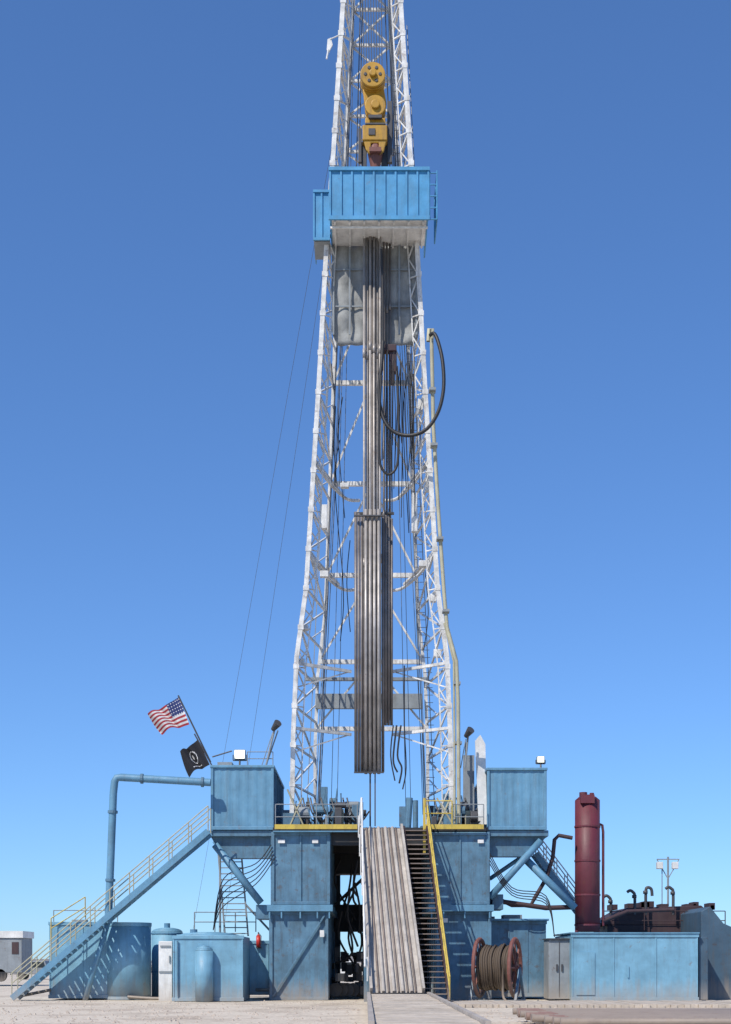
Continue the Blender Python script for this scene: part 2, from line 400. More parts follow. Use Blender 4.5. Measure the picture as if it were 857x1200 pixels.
b.tube(P(440,196,y),P(440,330,y),.12,k=12)
b.obj('hook_and_swivel',REDR,tb)
b=B()
for k in range(8):
    u=427+k*3; b.tube(P(u,85,y+(-.3+.09*k)),(XC-.5+k*.13,2.2,zc+.4),.022,k=5)
for u in(418,421,462,457): b.tube(P(u,196,3),P(436+(u-436)*.6,-100,3),.03,k=5)
b.obj('drilling_line',GALV,tb)

# ---------------------------------------------------------------- drill pipe stands
dp=E('drill_pipe_stand')
def stand(b,u,v0,v1,y,r,joint=True):
    p0=P(u,v1,y);p1=P(u,v0,y); b.tube(p0,p1,r,k=10)
    if joint:
        z=p0.z+9.2+random.uniform(-.25,.25)
        while z<p1.z-1:
            b.tube((p0.x,y,z),(p0.x,y,z+.4),r*1.28,k=10); z+=9.3
b=B()
for i,u in enumerate((427,430.5,434)): stand(b,u,262+i*2,905,0.55+.12*(i%2),.058)
for i,u in enumerate((438.5,442,445.5)): stand(b,u,262+i*2,905,0.6+.12*(i%2),.058)
b.obj('pipes',PIPE,dp,smooth=True)
b=B()
for i,u in enumerate((450,453.5,457)): stand(b,u,282,850-i*3,1.0+.08*i,.05)
for i,u in enumerate((432,436.2,440,444)): stand(b,u,268,905,0.85,.045)
b.obj('rear_pipes',COLLAR,dp,smooth=True)
b=B()
for i,u in enumerate((417,420.5,424)): stand(b,u,600+i*2,905,.5,.062,False)
for i,u in enumerate((449,452,455.5,459)): stand(b,u,602+i*2,905 if i==0 else 850,.7+.1*i,.062,False)
b.obj('drill_collars',COLLAR,dp,smooth=True)
b=B()
for i,u in enumerate((429,434,439,444)): stand(b,u,597,907,.38,.072,False)
b.obj('front_drill_collars',PIPE,dp,smooth=True)
b=B()
for v in(604,905): b.ebox(415,450,v-.8,v+.8,.2,.30)
b.ebox(415,462,600,601.8,.95,1.15)
b.ebox(433,435,905,968,.5,.6); b.ebox(439,440.5,905,968,.5,.6)
b.obj('collar_clamps',STEEL,dp)

# ---------------------------------------------------------------- hoses / standpipe
kh=E('kelly_hose')
b=B()
b.path([P(504,393,.2),P(509,391,.0),P(514,402,-.2),P(519,425,-.4),P(520,455,-.5),P(514,482,-.5),P(501,502,-.4),P(484,510,-.2),P(466,508,0),P(453,497,.1),P(446,478,.2),P(444,455,.2),P(447,430,.2),P(449,400,.3)],.08,smooth=6)
b.path([P(449,400,.3),P(449,350,.3),P(447,292,.3)],.05,smooth=3)
b.obj('hose',RUBBER,kh,smooth=True)
b=B()
b.path([P(447,440,.1),P(445,480,.1),P(444,520,.1),P(446,545,.1),P(455,556,.1),P(464,549,.1),P(467,530,.1),P(467,480,.1),P(465,435,.2)],.055,smooth=6)
b.obj('service_loop',RUBBER,kh,smooth=True)
b=B()
b.path([P(470,850,.0),P(466,885,.0),P(471,900,.0),P(468,918,.0)],.04,smooth=5); b.path([P(465,850,.1),P(461,890,.1),P(466,905,.1)],.04,smooth=5)
b.path([P(461,850,.4),P(458,885,.4),P(463,915,.4)],.03,smooth=5); b.path([P(474,780,.4),P(474,850,.4),P(476,900,.4),P(472,925,.4)],.03,smooth=5)
for i in range(20):
    u=random.uniform(450,486); v=random.uniform(400,440)
    b.path([P(u,v,.4),P(u+random.uniform(-4,4),v+random.uniform(20,60),.4),P(u+random.uniform(-5,5),v+random.uniform(80,190),.6)],.02,k=5,smooth=4)
for i in range(10):
    u=random.choice((random.uniform(385,412),random.uniform(465,500))); v=random.uniform(420,760)
    b.path([P(u,v,3),P(u+random.uniform(-6,6),v+50,3),P(u+random.uniform(-5,5),v+random.uniform(90,190),3)],.022,k=5,smooth=4)
b.obj('tangled_lines',RUBBER,kh,smooth=True)
b=B(); b.ebox(449,465,403,411,.5,.9); b.ebox(456,465,411,436,.6,.9); b.ebox(458,463,436,450,.6,.8)
b.obj('hose_swivel',BROWN,kh,bevel=.04)
sp=E('standpipe')
b=B(); b.path([P(502,400,.4),P(503,386,.4),P(507,386,.4),P(506,400,.4),P(508,500,.4),P(514,600,.4),P(521,700,.4),P(524,735,.3),P(535,775,.2),P(537,820,.2),P(538,965,.2)],.085)
b.path([P(521,730,.35),P(532,775,.35),P(533,900,.35),P(533,965,.35)],.05)
b.obj('pipe',TAN,sp,smooth=True)
b=B()
for u,v in((507,455),(509,520),(516,630),(523,715),(536,800),(537.5,870)): b.ebox(u-4,u+4,v-1.5,v+1.5,.15,.6)
b.obj('clamps',GREY,sp)

# ---------------------------------------------------------------- guy wires
gw=E('guy_wires')
b=B()
for a,c in(((398,120,3),(215,1125,40)),((399,180,3),(252,1125,30))):
    b.tube(P(*a),(P(*c).x,P(*c).y,0),.010,k=5)
b.tube(P(477,30,2),P(486,200,1.5),.02,k=5)
b.obj('wire',GALV,gw)
e=E('mast_floodlight_bracket'); b=B(); b.prism([(X(384,1),Z(46,1)),(X(388,1),Z(44,1)),(X(390,1),Z(52,1)),(X(386,1),Z(60,1)),(X(383,1),Z(58,1))],1,1.1); b.tube(P(385,58,1),P(383,69,1),.04); b.tube(P(387,46,1),P(401,40,1),.03)
b.obj('bracket',WHITE2,e)

# ---------------------------------------------------------------- substructure
ss=E('rig_substructure')
zf=Z(973,0)
def panelbox(parent,name,u0,u1,v0,v1,y0,y1,m,ribs=4,diag=False,fr=.14,mr=None):
    b=B(); x0,x1,za,zb=X(u0,y0),X(u1,y0),Z(v1,y0),Z(v0,y0)
    b.box(x0+.02,x1-.02,y0+.06,y1,za+.02,zb-.02); b.obj(name+'_shell',m,parent,bevel=.03)
    b=B()
    b.box(x0,x1,y0-.02,y0+.058,zb-fr,zb); b.box(x0,x1,y0-.02,y0+.058,za,za+fr)
    b.box(x0,x0+fr,y0-.02,y0+.058,za+fr,zb-fr); b.box(x1-fr,x1,y0-.02,y0+.058,za+fr,zb-fr)
    for i in range(1,ribs):
        x=x0+(x1-x0)*i/ribs; b.box(x-.035,x+.035,y0+.0,y0+.058,za+fr,zb-fr)
    for i in range(0,6):
        y=y0+.3+(y1-y0-.6)*i/5
        b.box(x0-.04,x0+.018,y-.05,y+.05,za,zb); b.box(x1-.018,x1+.04,y-.05,y+.05,za,zb)
    if diag:
        b.beam((x0+fr,y0-.06,za+fr),(x1-fr,y0-.06,zb-fr),.08,.08)
    b.obj(name+'_frame',mr or m,parent,bevel=.012)
panelbox(ss,'left_upper_box',318,387,975,1060,0,11,BLUED,ribs=2)
panelbox(ss,'right_upper_box',505,574,975,1060,0,11,BLUED,ribs=2)
panelbox(ss,'left_lower_box',316,385,1068,1172,.1,11,BLUED,ribs=1,diag=True)
panelbox(ss,'right_lower_box',512,576,1068,1172,.1,11,BLUED,ribs=1,diag=False)
b=B()
b.ebox(313,390,1060.2,1067.8,-.15,11); b.ebox(503,579,1060.2,1067.8,-.15,11)
b.ebox(320,421,973.5,974.8,-.3,-.02)
for u in(316,330,352,372,386,506,520,545,574): b.ebox(u-.8,u+.8,1068,1076,-.12,-.0)
b.obj('ledger_beams',BLUE,ss)
b=B()
for u,v,w,h in((326,984,8,4),(366,984,7,4),(560,984,7,4),(375,1090,5,8),(518,1076,7,5)): b.ebox(u,u+w,v,v+h,-.045,-.022)
b.obj('sign_plates',WHITE2,ss)
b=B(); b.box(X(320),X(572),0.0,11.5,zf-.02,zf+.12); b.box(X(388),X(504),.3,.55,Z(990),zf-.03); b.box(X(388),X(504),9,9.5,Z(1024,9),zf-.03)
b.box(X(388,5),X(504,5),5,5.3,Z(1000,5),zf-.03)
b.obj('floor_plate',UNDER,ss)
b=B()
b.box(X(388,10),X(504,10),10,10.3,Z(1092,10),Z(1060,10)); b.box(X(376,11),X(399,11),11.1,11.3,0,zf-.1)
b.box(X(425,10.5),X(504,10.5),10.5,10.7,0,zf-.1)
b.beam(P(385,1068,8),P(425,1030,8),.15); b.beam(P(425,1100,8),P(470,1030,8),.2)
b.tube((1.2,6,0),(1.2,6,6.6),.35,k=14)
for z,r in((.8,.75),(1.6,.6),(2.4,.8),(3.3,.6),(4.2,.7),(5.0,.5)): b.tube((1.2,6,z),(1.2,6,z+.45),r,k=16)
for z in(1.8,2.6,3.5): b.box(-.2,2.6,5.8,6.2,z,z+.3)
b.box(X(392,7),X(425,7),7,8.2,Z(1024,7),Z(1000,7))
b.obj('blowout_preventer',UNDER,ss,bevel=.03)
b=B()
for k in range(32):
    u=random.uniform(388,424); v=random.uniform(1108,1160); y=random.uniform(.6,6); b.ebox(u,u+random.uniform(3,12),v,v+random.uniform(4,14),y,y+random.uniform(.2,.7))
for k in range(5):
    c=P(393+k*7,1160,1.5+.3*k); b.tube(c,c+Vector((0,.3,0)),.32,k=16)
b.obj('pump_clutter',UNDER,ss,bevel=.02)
b=B()
for k in range(12):
    a=P(random.uniform(388,424),random.uniform(1000,1100),random.uniform(1,6)); b.path([a,a+Vector((random.uniform(-.5,.5),.2,-1.2)),a+Vector((random.uniform(-1,1),.4,-random.uniform(1.5,3)))],.05,smooth=5)
b.obj('hydraulic_hoses',RUBBER,ss)
b=B()
b.ebox(245,321,973,980,.2,8)
b.prism([(X(247,.5),Z(980.2,.5)),(X(318,.5),Z(980.2,.5)),(X(318,.5),Z(1006,.5)),(X(262,.5),Z(1006,.5))],.5,1.0)
b.prism([(X(262,4),Z(980.2,4)),(X(318,4),Z(980.2,4)),(X(318,4),Z(1006,4))],4,4.3)
b.ebox(571,643,973,980,.2,8)
b.prism([(X(641,.5),Z(980.2,.5)),(X(574,.5),Z(980.2,.5)),(X(574,.5),Z(1004,.5)),(X(612,.5),Z(1004,.5)),(X(630,.5),Z(992,.5))],.5,1.0)
b.ebox(300,317,1060.3,1077,.5,2); b.ebox(577,590,1048,1066,.5,2)
b.obj('outrigger_brackets',BLUED,ss,bevel=.02)
b=B()
b.tube(P(252,990,.3),P(306,1058,.3),.17); b.tube(P(252,985,5),P(306,1058,5),.15)
b.tube(P(574,1052,.3),P(634,985,.3),.16); b.tube(P(612,1003,.6),P(674,1064,.6),.17); b.tube(P(574,1030,2),P(612,1004,2),.1)
b.obj('diagonal_braces',BLUE,ss,smooth=True)
b=B()
b.ebox(322,419,966,971.5,-.32,-.27); b.ebox(497,567,966,971.5,-.32,-.27); b.ebox(496,499,935,1000,-.3,-.2)
b.rail([P(498,968,-.25),P(530,968,-.25)],h=1.1,r=.03,mid=2)
b.obj('yellow_toe_boards',YEL,ss)
b=B(); b.rail([P(323,972,-.2),P(419,972,-.2)],h=1.1,r=.022,mid=2,step=1.2); b.rail([P(530,972,-.2),P(567,972,-.2)],h=1.1,r=.022,mid=2,step=1.2)
b.obj('floor_handrails',GREY,ss)

# floor machinery
dm=E('drill_floor_machinery')
def pick(): return random.choice((random.uniform(330,415),random.uniform(500,560)))
def scatter(n,name,m,hmin,hmax,wmax):
    b=B()
    for k in range(n):
        u=pick(); y=random.uniform(.4,7); h=random.uniform(hmin,hmax); w=random.uniform(3,wmax)
        b.box(X(u,y),X(u+w,y),y,y+random.uniform(.2,.9),zf+.12,zf+.12+h*S)
        if random.random()<.6:
            r=random.uniform(.12,.34); z=zf+.12+h*S*random.uniform(.5,1)+r*.5; b.tube((X(u,y),y-.05,z),(X(u,y)+random.uniform(.3,.7),y-.05,z),r,k=14)
    b.obj(name,m,dm,bevel=.03)
scatter(44,'winches_and_motors',STEEL,10,42,10); scatter(16,'grey_units',GREY,10,38,9); scatter(14,'blue_units',BLUED,10,36,11); scatter(5,'white_units',WHITE2,5,20,4); scatter(5,'rusty_units',REDR,8,26,6)
b=B()
for k in range(22):
    u=pick(); y=random.uniform(.3,3); h=random.uniform(15,50)
    b.tube((X(u,y),y,zf+.1),(X(u,y)+random.uniform(-.3,.3),y,zf+.1+h*S),.03,k=6)
b.ebox(376,384,922,948,2,2.4); b.ebox(520,530,930,950,2,2.5)
b.tube(P(478,970,.2),P(480,935,.2),.15); b.tube(P(487,970,.2),P(487,938,.2),.12)
b.ebox(420,426,940,968,0,.2); b.ebox(468,476,945,968,.1,.3)
b.obj('posts_and_cabinets',BLUED,dm)
b=B()
for (u0,v0),(u1,v1) in(((337,925),(356,968)),((354,935),(340,968)),((512,935),(532,968)),((528,935),(514,968))): b.tube(P(u0,v0,.6),P(u1,v1,.6),.04,k=6)
b.ebox(396,403,948,966,.8,1.3); b.ebox(545,552,950,966,.8,1.3)
b.obj('tool_racks',TAN,dm)
b=B()
for k in range(14):
    u=pick(); a=P(u,935,1.2); b.path([a,a+Vector((.2,-.3,-.7)),a+Vector((.6,-.2,-1.1)),a+Vector((1.0,0,-.6))],.035,k=6,smooth=5)
b.obj('air_hoses',RUBBER,dm)
b=B(); b.prism([(X(557,1),Z(868,1)),(X(563,1),Z(861,1)),(X(569,1),Z(872,1)),(X(571,1),Z(966,1)),(X(561,1),Z(966,1))],1,1.12)
b.obj('white_windwall_panel',WHITE2,dm)
b=B(); b.ebox(543,556,885,958,1.4,1.5)
b.obj('grey_panel',GREY,dm)

# ---------------------------------------------------------------- doghouses
def doghouse(u0,u1,v0,v1,y0,y1,m):
    e=E('doghouse'); b=B(); x0,x1,za,zb=X(u0,y0),X(u1,y0),Z(v1,y0),Z(v0,y0)
    n=int((x1-x0)/.2); b.box(x0+.06,x1-.06,y0+.09,y1,za,zb-.06)
    prof=[]
    for i in range(n*2+1):
        prof.append((x0+.1+(x1-x0-.2)*i/(2*n), y0+(.058 if (i//2)%2 else .07)))
    k=len(b.v)
    for x,y in prof: b.v+=[(x,y,za+.12),(x,y,zb-.09)]
    for i in range(len(prof)-1): b.f.append((k+2*i,k+2*i+2,k+2*i+3,k+2*i+1))
    b.obj('walls',m,e)
    b=B()
    for x in(x0,x1-.12): b.box(x,x+.12,y0,y0+.12,za,zb-.1)
    for x in(x0,x1-.12): b.box(x,x+.12,y1-.12,y1+.02,za,zb-.1)
    b.box(x0-.03,x1+.03,y0-.03,y1+.05,zb-.1,zb+.02)
    b.box(x0-.003,x1+.003,y0-.004,y0+.1,za-.02,za+.14)
    b.obj('corner_posts_and_roof',m,e,bevel=.02)
    b=B()
    for i in range(1,7):
        y=y0+(y1-y0)*i/7
        b.box(x0+.0,x0+.058,y-.04,y+.04,za,zb-.1); b.box(x1-.058,x1,y-.04,y+.04,za,zb-.1)
    b.obj('side_ribs',BLUED,e)
    return e
doghouse(247,321,897,972,.1,7.5,BLUE)
doghouse(571,641,900,972,.1,7.5,BLUE)

def flood(u,v,y,base_v,w=.45):
    e=E('flood_light'); b=B(); p=P(u,v,y)
    b.box(p.x-w/2,p.x+w/2,p.y,p.y+.28,p.z-w*.42,p.z+w*.42); b.box(p.x-w*.32,p.x+w*.32,p.y+.282,p.y+.4,p.z-w*.3,p.z+w*.3)
    b.obj('housing',GREY,e,bevel=.02)
    B().box(p.x-w/2+.03,p.x+w/2-.03,p.y-.02,p.y-.002,p.z-w*.37,p.z+w*.37).obj('lens',LAMP,e)
    b=B(); b.tube((p.x,p.y+.1,p.z-w*.42),P(u,base_v,y),.04,k=8); b.beam((p.x-w*.6,p.y+.12,p.z-w*.5),(p.x+w*.6,p.y+.12,p.z-w*.5),.05)
    for i in(-1,1): b.beam((p.x+i*w*.6,p.y+.12,p.z-w*.5),(p.x+i*w*.6,p.y+.12,p.z),.04)
    b.obj('post',STEEL,e)
flood(281,884,.6,897,.5); flood(634,890,.6,900,.34)
for (u,v,ub,vb) in((323,850,312,897),(549,858,545,900)):
    e=E('pole_lamp'); b=B(); b.tube(P(ub,vb,.4),P(u,v,.4),.045,k=8); b.tube(P(ub-5,vb,.4),P(u-3,v+8,.4),.02,k=6); b.obj('pole',GREY,e)
    b=B(); b.tube(P(u-3,v+5,.3),P(u+3,v-3,.0),.10,.18,k=14); b.obj('head',STEEL,e)
b=B(); e=E('antenna')
b.tube(P(545,900,.6),P(546,870,.6),.03); b.obj('rod',GREY,e)
e=E('roof_railing'); b=B(); b.rail([P(290,897,.5),P(320,897,.5)],h=.6,r=.02,step=.6); b.tube(P(312,897,.5),P(326,856,.5),.03); b.ebox(255,272,893,897,1,2); b.obj('bars',GREY,e)

def flag(name,hoist_top,hoist_bot,fly_top,fly_bot,kind):
    e=E(name); nx,ny=46,26
    me=bpy.data.meshes.new('cloth'); vs=[];fs=[];mi=[]
    A,Bq,C,Dq=[Vector(q) for q in(hoist_top,hoist_bot,fly_top,fly_bot)]
    for j in range(ny+1):
        t=j/ny
        for i in range(nx+1):
            s=i/nx; p=(A.lerp(Bq,t)).lerp(C.lerp(Dq,t),s)
            w=s**.6; p=p+Vector((.05*math.sin(s*9+t*3)*w, .2*math.sin(s*12+t*2.6)*w, .09*math.sin(s*8+1+t*2)*w))
            vs.append(tuple(p))
    for j in range(ny):
        for i in range(nx):
            fs.append((j*(nx+1)+i,j*(nx+1)+i+1,(j+1)*(nx+1)+i+1,(j+1)*(nx+1)+i))
            if kind=='us':
                if i<18 and j<14: mi.append(0 if (i%3==1 and j%3==1) else 2)
                else: mi.append(1 if (j//2)%2==0 else 0)
            else:
                x=(i/nx-.5)*2.6; y=(j/ny-.45)*2
                rr=math.hypot(x,y)
                if .48<rr<.54: mi.append(1)
                elif rr<.48 and math.hypot(x*1.3,y+.05)<.2: mi.append(1)
                elif .74<y<.82 and abs(x)<.6 and i%3: mi.append(1)
                else: mi.append(0)
    me.from_pydata(vs,[],fs)
    for m in((FW,FR,FB) if kind=='us' else (FK,FW)): me.materials.append(m)
    me.polygons.foreach_set('material_index',mi)
    for p in me.polygons:p.use_smooth=True
    o=bpy.data.objects.new('cloth',me); scene.collection.objects.link(o); o.parent=e
    return e
fy=.5
e=flag('american_flag',P(210,817,fy),P(222,849,fy),P(173,838,fy-.6),P(190,858,fy-.5),'us')
b=B(); b.tube(P(209,815,fy),P(247,893,fy),.035,k=8); b.obj('pole',STEEL,e)
e=flag('black_military_flag',P(232,867,fy-.2),P(246,896,fy-.2),P(211,882,fy-.6),P(222,908,fy-.5),'pow')
b=B(); b.tube(P(228,860,fy-.2),P(249,898,fy-.2),.03,k=8); b.tube(P(249,887,.4),P(272,880,.4),.03); b.obj('pole',STEEL,e)

# ---------------------------------------------------------------- V-door ramp
vr=E('v_door_ramp')
def ramp_pt(t,s):
    top=Vector((-.22+1.78*s,-.35,zf+.05)); bot=Vector((.22+2.02*s,-7.2,.5)); return top.lerp(bot,t)
b=B()
nrm=Vector((0,-.7,.7))
for t in(0,1):
    for s in(0,1):
        b.v.append(tuple(ramp_pt(t,s))); b.v.append(tuple(ramp_pt(t,s)-nrm*.12))
b.f+=[(0,2,6,4),(1,5,7,3),(0,4,5,1),(2,3,7,6),(0,1,3,2),(4,6,7,5)]
b.obj('deck',RAMP,vr)
b=B()
for s in(.15,.34,.53,.70,.86): b.tube(ramp_pt(0,s)+nrm*.04,ramp_pt(1,s)+nrm*.04,.04,k=8)
b.obj('guide_rails',RAMPD,vr,smooth=True)
b=B()
for s in(.24,.44,.61,.78): b.tube(ramp_pt(0,s)+nrm*.05,ramp_pt(1,s)+nrm*.05,.07,k=10)
for s in(0,1): b.beam(ramp_pt(0,s)+nrm*.1,ramp_pt(1,s)+nrm*.1,.10,.34)
b.obj('wear_pipes_and_stringers',RAMP,vr)
b=B()
for s in(.05,.95):
    for t in(.33,.66):
        p=ramp_pt(t,s)-nrm*.2; b.beam(p,(p.x,p.y+.3,0),.18)
b.obj('legs',BLUED,vr)
b=B()
b.tube(P(424,935,-.4),ramp_pt(0,-.03),.05); b.tube(P(424,935,-.4),ramp_pt(1,-.12)+Vector((0,0,1.0)),.035)
for k in range(8):
    t=(k+.5)/8; b.tube(ramp_pt(t,-.06),ramp_pt(t,-.06)+Vector((0,0,.95)),.025,k=6)
b.obj('handrail',WHITE2,vr)
st=E('drill_floor_stairs')
def sp_(t,s):
    top=Vector((1.66+1.0*s,-.35,zf+.05)); bot=Vector((2.34+.92*s,-6.6,.1)); return top.lerp(bot,t)
b=B()
for s in(0,1): b.beam(sp_(0,s),sp_(1,s),.06,.32)
b.obj('stringers',BROWN,st)
b=B(); n=34
for k in range(n):
    t=(k+.5)/n; a=sp_(t,.03); c=sp_(t,.97); b.box(a.x,c.x,a.y-.13,a.y+.13,a.z-.02,a.z+.02)
b.obj('treads',RAMPD,st)
b=B()
for s in(1.04,):
    for h in(1.0,.5): b.tube(sp_(0,s)+Vector((0,0,h)),sp_(1,s)+Vector((0,0,h)),.032,k=8)
    for k in range(9): p=sp_(k/8,s); b.tube(p,p+Vector((0,0,1)),.025,k=6)
b.obj('yellow_handrail',YEL,st)

# ---------------------------------------------------------------- catwalk + mats + pipe rack
cw=E('pipe_catwalk')
b=B()
y=-33
while y<-7.4:
    b.box(.2,2.35,y,y+.27,.33+random.uniform(-.01,.01),.45+random.uniform(-.012,.012)); y+=.285
for k in range(11): b.box(.2,2.35,-33+k*2.5,-32.8+k*2.5,0,.31)
b.obj('deck',WOOD,cw)
b=B()
for x in(.12,2.43): b.box(x-.06,x+.06,-33.02,-7.2,.28,.53)
b.obj('edge_channels',RAMP,cw)
tm=E('timber_mats'); b=B()
x=2.9
while x<19:
    w=random.uniform(.22,.3); b.box(x,x+w-.015,-9.6+random.uniform(-.1,.1),-4.6+random.uniform(-.1,.1),.004,.12+random.uniform(-.01,.02)); x+=w
b.obj('planks',WOOD,tm)
pr=E('pipe_rack'); b=B()
for x in(4.9,7.4,10,12.6): b.box(x,x+.25,-28.5,-21.0,.0,.2)
b.obj('sills',WOOD,pr)
b=B()
for k in range(24):
    y=-28.2+k*.29; b.tube((4.5+random.uniform(-.4,.4),y,.30),(13.7+random.uniform(-.3,.3),y,.30),.09,k=12)
b.obj('racked_pipes',RAMPD,pr,smooth=True)
b=B()
for k in range(24):
    y=-28.2+k*.29
    if random.random()<.5: b.tube((4.3+random.uniform(-.3,.3),y,.30),(4.85,y,.30),.102,k=12)
b.obj('thread_protectors',REDR,pr)

# ---------------------------------------------------------------- left: return pipe, stairs, tanks
fp=E('return_pipe')
b=B(); yq=-.5
b.path([P(247,917,yq),P(142,911,yq),P(137,911.5,yq),P(134.5,916,yq),P(133,930,yq),P(127,1082,yq)],.165,k=14)
b.obj('pipe',BLUE,fp,smooth=True)
b=B()
for u,v in((236,916.5),(165,912.5)): b.tube(P(u,v,yq),P(u+3,v+.1,yq),.22,k=14)
for u,v in((132.3,950),(129.5,1030)): b.tube(P(u,v,yq),P(u-.1,v+3,yq),.22,k=14)
b.obj('flanges',BLUED,fp)
ws=E('walkway_stairs')
A1=P(244,974,-.9); A2=P(14,1170,-.9)
b=B(); off=Vector((0,1.0,0))
b.beam(A1,A2,.10,.26); b.beam(A1+off,A2+off,.10,.26); b.obj('stringers',BLUE,ws)
b=B()
for k in range(36):
    p=A1.lerp(A2,(k+.5)/36); b.box(p.x-.13,p.x+.13,p.y+.06,p.y+.94,p.z-.0,p.z+.035)
b.obj('treads',GREY,ws)
b=B()
for o in(Vector((0,0,0)),off):
    for h in(1.0,.55): b.tube(A1+o+Vector((0,0,h+.1)),A2+o+Vector((0,0,h+.1)),.026,k=7)
    for k in range(11): p=A1.lerp(A2,k/10)+o; b.tube(p,p+Vector((0,0,1.1)),.024,k=6)
b.obj('handrails',TAN,ws)
b=B(); b.tube(P(246,978,-.2),P(128,1076,-.2),.14,k=12); b.tube(P(128,1076,-.2),P(100,1172,0),.12); b.obj('support_tube',BLUE,ws,smooth=True)
s2=E('access_ladder'); b=B()
for u in(256,283):
    b.beam(P(u,1000,3),P(u+8,1097,3),.07,.12)
for k in range(14): b.beam(P(256+k*.6,1003+k*7,3),P(284+k*.6,1003+k*7,3),.03,.05)
b.rail([P(228,1092,2.5),P(300,1092,2.5)],h=.9,r=.025,step=.8)
b.tube(P(258,985,3),P(258,1095,3),.05); b.tube(P(288,1060,3),P(316,1090,3),.05)
b.obj('frame',GREY,s2)

def tank(name,u0,u1,v0,v1,y0,y1,m,ribs=5):
    e=E(name); b=B(); x0,x1,za,zb=X(u0,y0),X(u1,y0),max(.02,Z(v1,y0)),Z(v0,y0)
    b.box(x0,x1,y0,y1,za,zb); b.obj('shell',m,e,bevel=.05)
    b=B()
    b.box(x0-.04,x1+.04,y0-.05,y0-.003,zb-.12,zb+.03); b.box(x0-.04,x1+.04,y0-.05,y0-.003,za,za+.16)
    for i in range(ribs+1):
        x=x0+(x1-x0)*i/ribs; x=min(max(x,x0+.03),x1-.03); b.box(x-.03,x+.03,y0-.03,y0-.003,za+.16,zb-.12)
    b.obj('ribs',m,e,bevel=.01)
    return e,x0,x1,za,zb
def vcyl(b,u0,u1,v0,v1,y,k=32,zlo=None):
    p=P((u0+u1)/2,v0,y); r=(X(u1,y)-X(u0,y))/2; zz=Z(v1,y) if zlo is None else zlo
    b.tube((p.x,y,zz),(p.x,y,p.z),r,k=k); return p,r
def dome(b,p,r,h):
    pr=r;pz=p.z
    for i in range(1,5):
        a=i/4*math.pi/2; b.tube((p.x,p.y,pz),(p.x,p.y,p.z+h*math.sin(a)),pr,max(.02,r*math.cos(a)),k=32); pr=max(.02,r*math.cos(a)); pz=p.z+h*math.sin(a)
e,x0,x1,za,zb=tank('mud_tank',58,136,1081,1170,.6,5,BLUEL,ribs=2)
b=B(); p,r=vcyl(b,122,177,1082,1170,1.3,zlo=.02); b.obj('rounded_end',BLUEL,e,smooth=True)
b=B(); b.tube((p.x,p.y,p.z-.14),(p.x,p.y,p.z+.02),r*1.025,k=32); b.tube((p.x,p.y,.02),(p.x,p.y,.16),r*1.025,k=32); b.obj('end_bands',BLUEL,e)
b=B(); b.rail([(x0+.1,1,zb),(x1,1,zb)],h=.55,r=.022,step=1.2,mid=1); b.box(x0+.8,x0+1.4,1.5,2.2,zb,zb+.15); b.obj('top_rail_and_hatch',GREY,e)
e2=E('water_tank'); b=B(); p,r=vcyl(b,178,214,1092,1165,3.5,zlo=.02); dome(b,p,r,.2); b.obj('shell',BLUEL,e2,smooth=True)
b=B(); b.tube((p.x,p.y,p.z-.12),(p.x,p.y,p.z-.04),r*1.03,k=32); b.tube((p.x,p.y,1.2),(p.x,p.y,1.28),r*1.02,k=32); b.tube((p.x,p.y,p.z+.1),(p.x,p.y,p.z+.4),.14); b.obj('bands_and_vent',BLUE,e2)
e3,x0,x1,za,zb=tank('fuel_tank',203,285,1097,1179,-2,1.5,BLUEL,ribs=1)
b=B(); p,r=vcyl(b,229,250,1114,1179,-2.25,zlo=.02); dome(b,p,r,.22); b.obj('vertical_cylinder',BLUEL,e3,smooth=True)
b=B(); p2=Vector((X(244,-.2),-.2,zb)); b.tube((p2.x,-.2,zb-.5),(p2.x,-.2,zb),1.45,k=36); dome(b,p2,1.45,.22); b.obj('domed_top',BLUEL,e3,smooth=True)
b=B(); b.tube((x0+.7,-.6,zb),(x0+.7,-.6,zb+.32),.16); b.tube((x0+.2,-2.08,za+.2),(x0+.2,-2.08,zb-.2),.035); b.obj('fill_cap_and_gauge',BLUED,e3)
e4=E('white_cabinet'); b=B(); b.ebox(186,202,1103,1177,-1.2,0); b.obj('body',WHITE2,e4,bevel=.03)
b=B(); b.ebox(186.5,201.5,1138,1140,-1.24,-1.203); b.ebox(198,199.5,1120,1128,-1.26,-1.203); b.ebox(188,200,1108,1110,-1.24,-1.203); b.obj('door_seams',GREY,e4)
e5,_,_,_,_=tank('chemical_tank',289,315,1103,1166,1.5,4,BLUEL,ribs=2)
e=E('fire_extinguisher'); p=P(303,1110,1.25); b=B(); b.tube(p,p+Vector((0,0,.5)),.1,k=14); b.tube(p+Vector((0,0,.5)),p+Vector((0,0,.58)),.1,.03,k=14); b.obj('bottle',EXT,e,smooth=True)
b=B(); b.beam(p+Vector((0,0,.58)),p+Vector((0,0,.68)),.05); b.path([p+Vector((.03,-.02,.62)),p+Vector((.13,-.05,.5)),p+Vector((.12,-.08,.15))],.015); b.box(p.x-.12,p.x+.12,p.y+.1,1.48,p.z-.05,p.z); b.obj('valve_hose_bracket',STEEL,e)
b=B(); e6=E('flow_line')
b.path([P(150,1168,.2),P(190,1170,0),P(215,1164,0)],.07,smooth=4); b.tube(P(300,1160,.5),P(318,1160,.3),.08); b.tube(P(60,1160,.3),P(20,1168,.1),.07)
b.obj('pipe',STEEL,e6)
yb_=E('yellow_railing'); b=B(); b.rail([P(60,1100,.3),P(100,1075,.3)],h=.9,r=.025); b.obj('bars',YEL,yb_)
tr=E('office_trailer'); b=B(); yt=35
